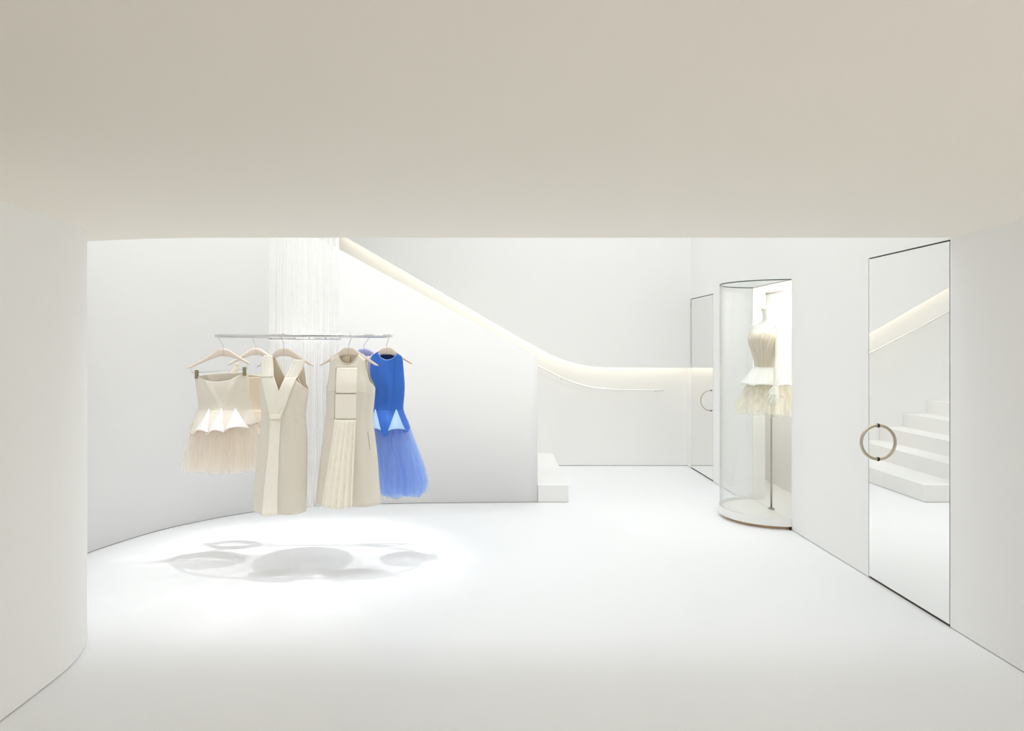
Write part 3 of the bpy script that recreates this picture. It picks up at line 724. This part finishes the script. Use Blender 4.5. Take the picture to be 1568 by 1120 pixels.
# --- C: sleeveless dress with square panels
dC = empty('panel_dress', (ppx(533, YC), YC, ppz(778, YC)), 'beige sleeveless dress with two ivory square panels and pleated ivory skirt front', 'dress')
C_ = Cloth([(541, 505, 567), (552, 505, 566), (575, 504, 567), (592, 500.5, 574), (610, 500, 573.5), (640, 498.5, 571), (662, 495.5, 573.5), (700, 491, 578), (740, 486.5, 581), (778, 482, 584.5)], YC, [(541, .023), (556, .042), (590, .075), (640, .078), (700, .11), (778, .15)])
C_.fold = lambda u, z: 0.030 * math.sin(5.6 * u + 0.2) * max(0, ppz(640, YC) - z) / 0.65 + 0.007 * SEMI(u - 0.72, 0.10) - 0.006 * SEMI(u + 0.7, 0.12)
C_.back = 0.3
botC = [(-1, 770), (-0.6, 770), (0.0, 770.5), (0.5, 771.5), (1, 771)]
neck = [(-1, 594), (-0.97, 575), (-0.95, 549), (-0.55, 543), (-0.44, 551), (-0.25, 556), (-0.03, 558), (0.2, 556), (0.36, 551), (0.46, 542), (0.80, 550), (0.83, 560), (0.84, 575), (0.9, 585), (1, 594)]
put('body', C_.panel(neck, botC, -1, nu=80, nv=44), M_BEIGE, dC)
put('body', C_.panel([(-1, 594), (-0.96, 575), (-0.95, 549), (-0.5, 543.5), (0, 544.5), (0.46, 542.5), (0.9, 550), (0.95, 575), (1, 594)], botC, 1, nu=80), M_BEIGE2, dC)
put('square_panel', C_.patch([(563, 518, 549), (601, 517, 549)], 0.004, pleat=0.002, npl=13, nu=40), M_IVORY, dC)
put('square_panel', C_.patch([(603, 516.5, 548.5), (640, 516, 548)], 0.004, pleat=0.002, npl=13, nu=40), M_IVORY, dC)
put('skirt_panel', C_.patch([(641, 516, 548), (670, 513, 547.5), (720, 505.5, 546), (770.5, 498.5, 545)], 0.005, bulge=0.012, pleat=0.030, npl=5, nu=80), M_IVORY, dC)
for pts in ([(517, 562.5), (533, 562), (550, 562.5)], [(516, 602), (533, 601.8), (549, 602)], [(515.5, 640.5), (532, 640.5), (548.5, 640.5)]): seam(dC, C_.line(pts, 0.006), M_SLIT, 0.0010)
seam(dC, C_.line([(516.5, 563), (516, 600), (515.5, 640)], 0.004), M_SLIT, 0.0010)
seam(dC, C_.line([(552, 597.5), (562, 600), (572, 603.5)], 0.003)); seam(dC, C_.line([(505, 597), (510, 597.5), (515, 596.5)], 0.003)); seam(dC, C_.line([(502, 640), (509, 640), (515, 639.5)], 0.003))
seam(dC, C_.line([(519.5, 546), (524, 553.5), (533, 557.6), (542, 554.5), (548, 546)], 0.003), M_SEAM, 0.0022, 'neckline_binding')
seam(dC, C_.line([(562.5, 554), (563, 572), (567, 584), (573, 592)], 0.002), M_SEAM, 0.0026, 'armhole_binding')
seam(dC, C_.line([(564.8, 661), (566.5, 672), (568.6, 687)], 0.003), M_SLIT, 0.0015, 'pocket_slit')
seam(dC, [(ppx(536.5, YC), C_.y(0.1, ppz(p_, YC), 1) - 0.004, ppz(p_, YC)) for p_ in (545.5, 552, 560)], M_SLIT, 0.0018, 'back_zip')
zl = ppz(548, YC); xl_ = ppx(543.5, YC); MB().box(xl_ - 0.016 - dC.location.x, xl_ + 0.012 - dC.location.x, 0.030, 0.032, zl - 0.022 - dC.location.z, zl + 0.006 - dC.location.z).build('label_patch', M_PINK, dC)['label'] = 'blush label inside the neck'

# --- D: blue dress with tulle
dD = empty('cocktail_dress', (ppx(605, YD), YD, ppz(760, YD)), 'cobalt blue sleeveless dress with pale blue folds and periwinkle tulle', 'dress')
D_ = Cloth([(537, 569, 616), (550, 567, 617), (570, 566.5, 618), (588, 569, 619.5), (605, 570, 619), (624, 570, 617.5), (632, 569, 619), (645, 567, 624.5), (664, 563, 631)], YD, [(537, .023), (555, .042), (588, .06), (624, .06), (645, .125), (664, .17)])
def foldD(u, z):
    t = (z - ppz(626, YD)) / (ppz(545, YD) - ppz(626, YD)); t = max(0, min(1, t))
    return -0.022 * SEMI(u - 0.05 + 0.1 * t, 0.22) * (1 - abs(2 * t - 1) * 0.6) + 0.010 * SEMI(u - 0.5 + 0.3 * (1 - t), 0.12) * (0.4 + 0.6 * t) + 0.008 * SEMI(u + 0.5, 0.15)
D_.fold = foldD
put('bodice', D_.panel([(-1, 590), (-0.97, 560), (-0.93, 545), (-0.55, 538), (-0.47, 544), (-0.25, 549.5), (0.04, 551.5), (0.35, 549.5), (0.56, 545), (0.66, 540.5), (0.97, 546), (0.98, 565), (1, 586)], [(-1, 628), (1, 628)], -1, nu=70), M_BLUE, dD)
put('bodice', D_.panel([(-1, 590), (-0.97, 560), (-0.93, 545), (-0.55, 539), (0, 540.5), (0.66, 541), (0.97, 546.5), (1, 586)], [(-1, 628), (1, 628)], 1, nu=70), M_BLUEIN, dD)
put('peplum', D_.panel([(-1, 627), (1, 627)], [(-1, 656), (-0.62, 648), (-0.3, 656), (-0.1, 664), (0.1, 658), (0.35, 646), (0.62, 650), (0.8, 660), (0.94, 658), (1, 654)], -1, nu=80, nv=16), M_BLUE, dD)
put('peplum', D_.panel([(-1, 627), (1, 627)], [(-1, 656), (0, 655), (1, 655)], 1, nv=16), M_BLUE, dD)
for tri in ([(626.5, 576, 576.6), (655, 564, 588)], [(626.5, 607.6, 608.4), (655.5, 599, 622)]):
    put('pale_fold', D_.patch(tri, 0.006, bulge=0.035, curve=3.0, flare=0.8), M_PALEB, dD, 0.004)
tulle([(644, 565, 625), (665, 565, 633), (690, 569, 643), (715, 572, 652), (740, 575, 658), (756, 579, 653)], YD, 0.62, [(1.0, 12, .09, 0), (0.95, 16, .09, 2), (0.87, 11, .10, 3), (0.75, 14, .11, 2), (0.58, 12, .12, 0), (0.40, 10, .12, 0), (0.24, 8, .12, 0)], M_TULB, dD, seed=9, lob=5)  # innermost layers added only to close the shadow on the floor
seam(dD, D_.line([(579.5, 541), (585, 548), (594, 551.3), (603, 548.4), (608.5, 542.5)], 0.003), M_PALEB, 0.0016, 'neckline_binding')

# --- E: second bustier dress on the back of the rail
dE = empty('bustier_dress', (ppx(373, YE), YE, ppz(694, YE)), 'sand strapless dress half hidden behind the bustier dress and V neck dress', 'dress')
E_ = Cloth([(560, 356, 412), (575, 342, 407), (600, 345, 405), (628, 348, 402), (645, 343, 408), (668, 338, 412)], YE, [(560, .03), (575, .04), (628, .045), (668, .12)])
put('bodice', E_.panel([(-1, 578), (-0.7, 573), (-0.4, 579), (0, 582), (0.3, 578), (0.8, 577), (1, 576)], [(-1, 630), (1, 630)], -1), M_BEIGE2, dE)
put('bodice', E_.panel([(-1, 578), (-0.5, 572), (0.5, 575), (1, 576)], [(-1, 630), (1, 630)], 1), M_BEIGE2, dE)
put('strap', E_.patch([(556, 362, 368), (566, 358, 366), (576, 352, 362)], 0.0, nu=6, nv=8), M_BEIGE2, dE)
put('strap', E_.patch([(556, 412, 417), (566, 412, 418), (577, 399, 406)], 0.0, nu=6, nv=8), M_BEIGE2, dE)
put('peplum', E_.panel([(-1, 628), (1, 628)], [(-1, 664), (1, 664)], -1, nv=16), M_BEIGE2, dE)
put('peplum', E_.panel([(-1, 628), (1, 628)], [(-1, 664), (1, 664)], 1, nv=16), M_BEIGE2, dE)
tulle([(650, 342, 408), (692, 332, 412)], YE, 0.5, [(1.0, 17, .16, 0), (0.85, 21, .15, 2)], M_TUL, dE, n=180, seed=11)

# --- F: lilac dress behind the square panelled one
dF = empty('shift_dress', (ppx(566, YF), YF, ppz(700, YF)), 'lilac dress almost hidden between the square panelled and blue dresses', 'dress')
F_ = Cloth([(537, 546, 588), (550, 545, 590), (600, 546, 592), (640, 548, 590), (700, 540, 598)], YF, [(537, .018), (552, .025), (600, .035), (700, .05)])
for sd_ in (-1, 1):
    put('body', F_.panel([(-1, 585), (-0.95, 560), (-0.9, 546), (-0.5, 541), (-0.2, 547), (0.2, 548), (0.45, 541), (0.9, 546), (1, 585)], [(-1, 700), (1, 700)], sd_), M_LAV, dF)
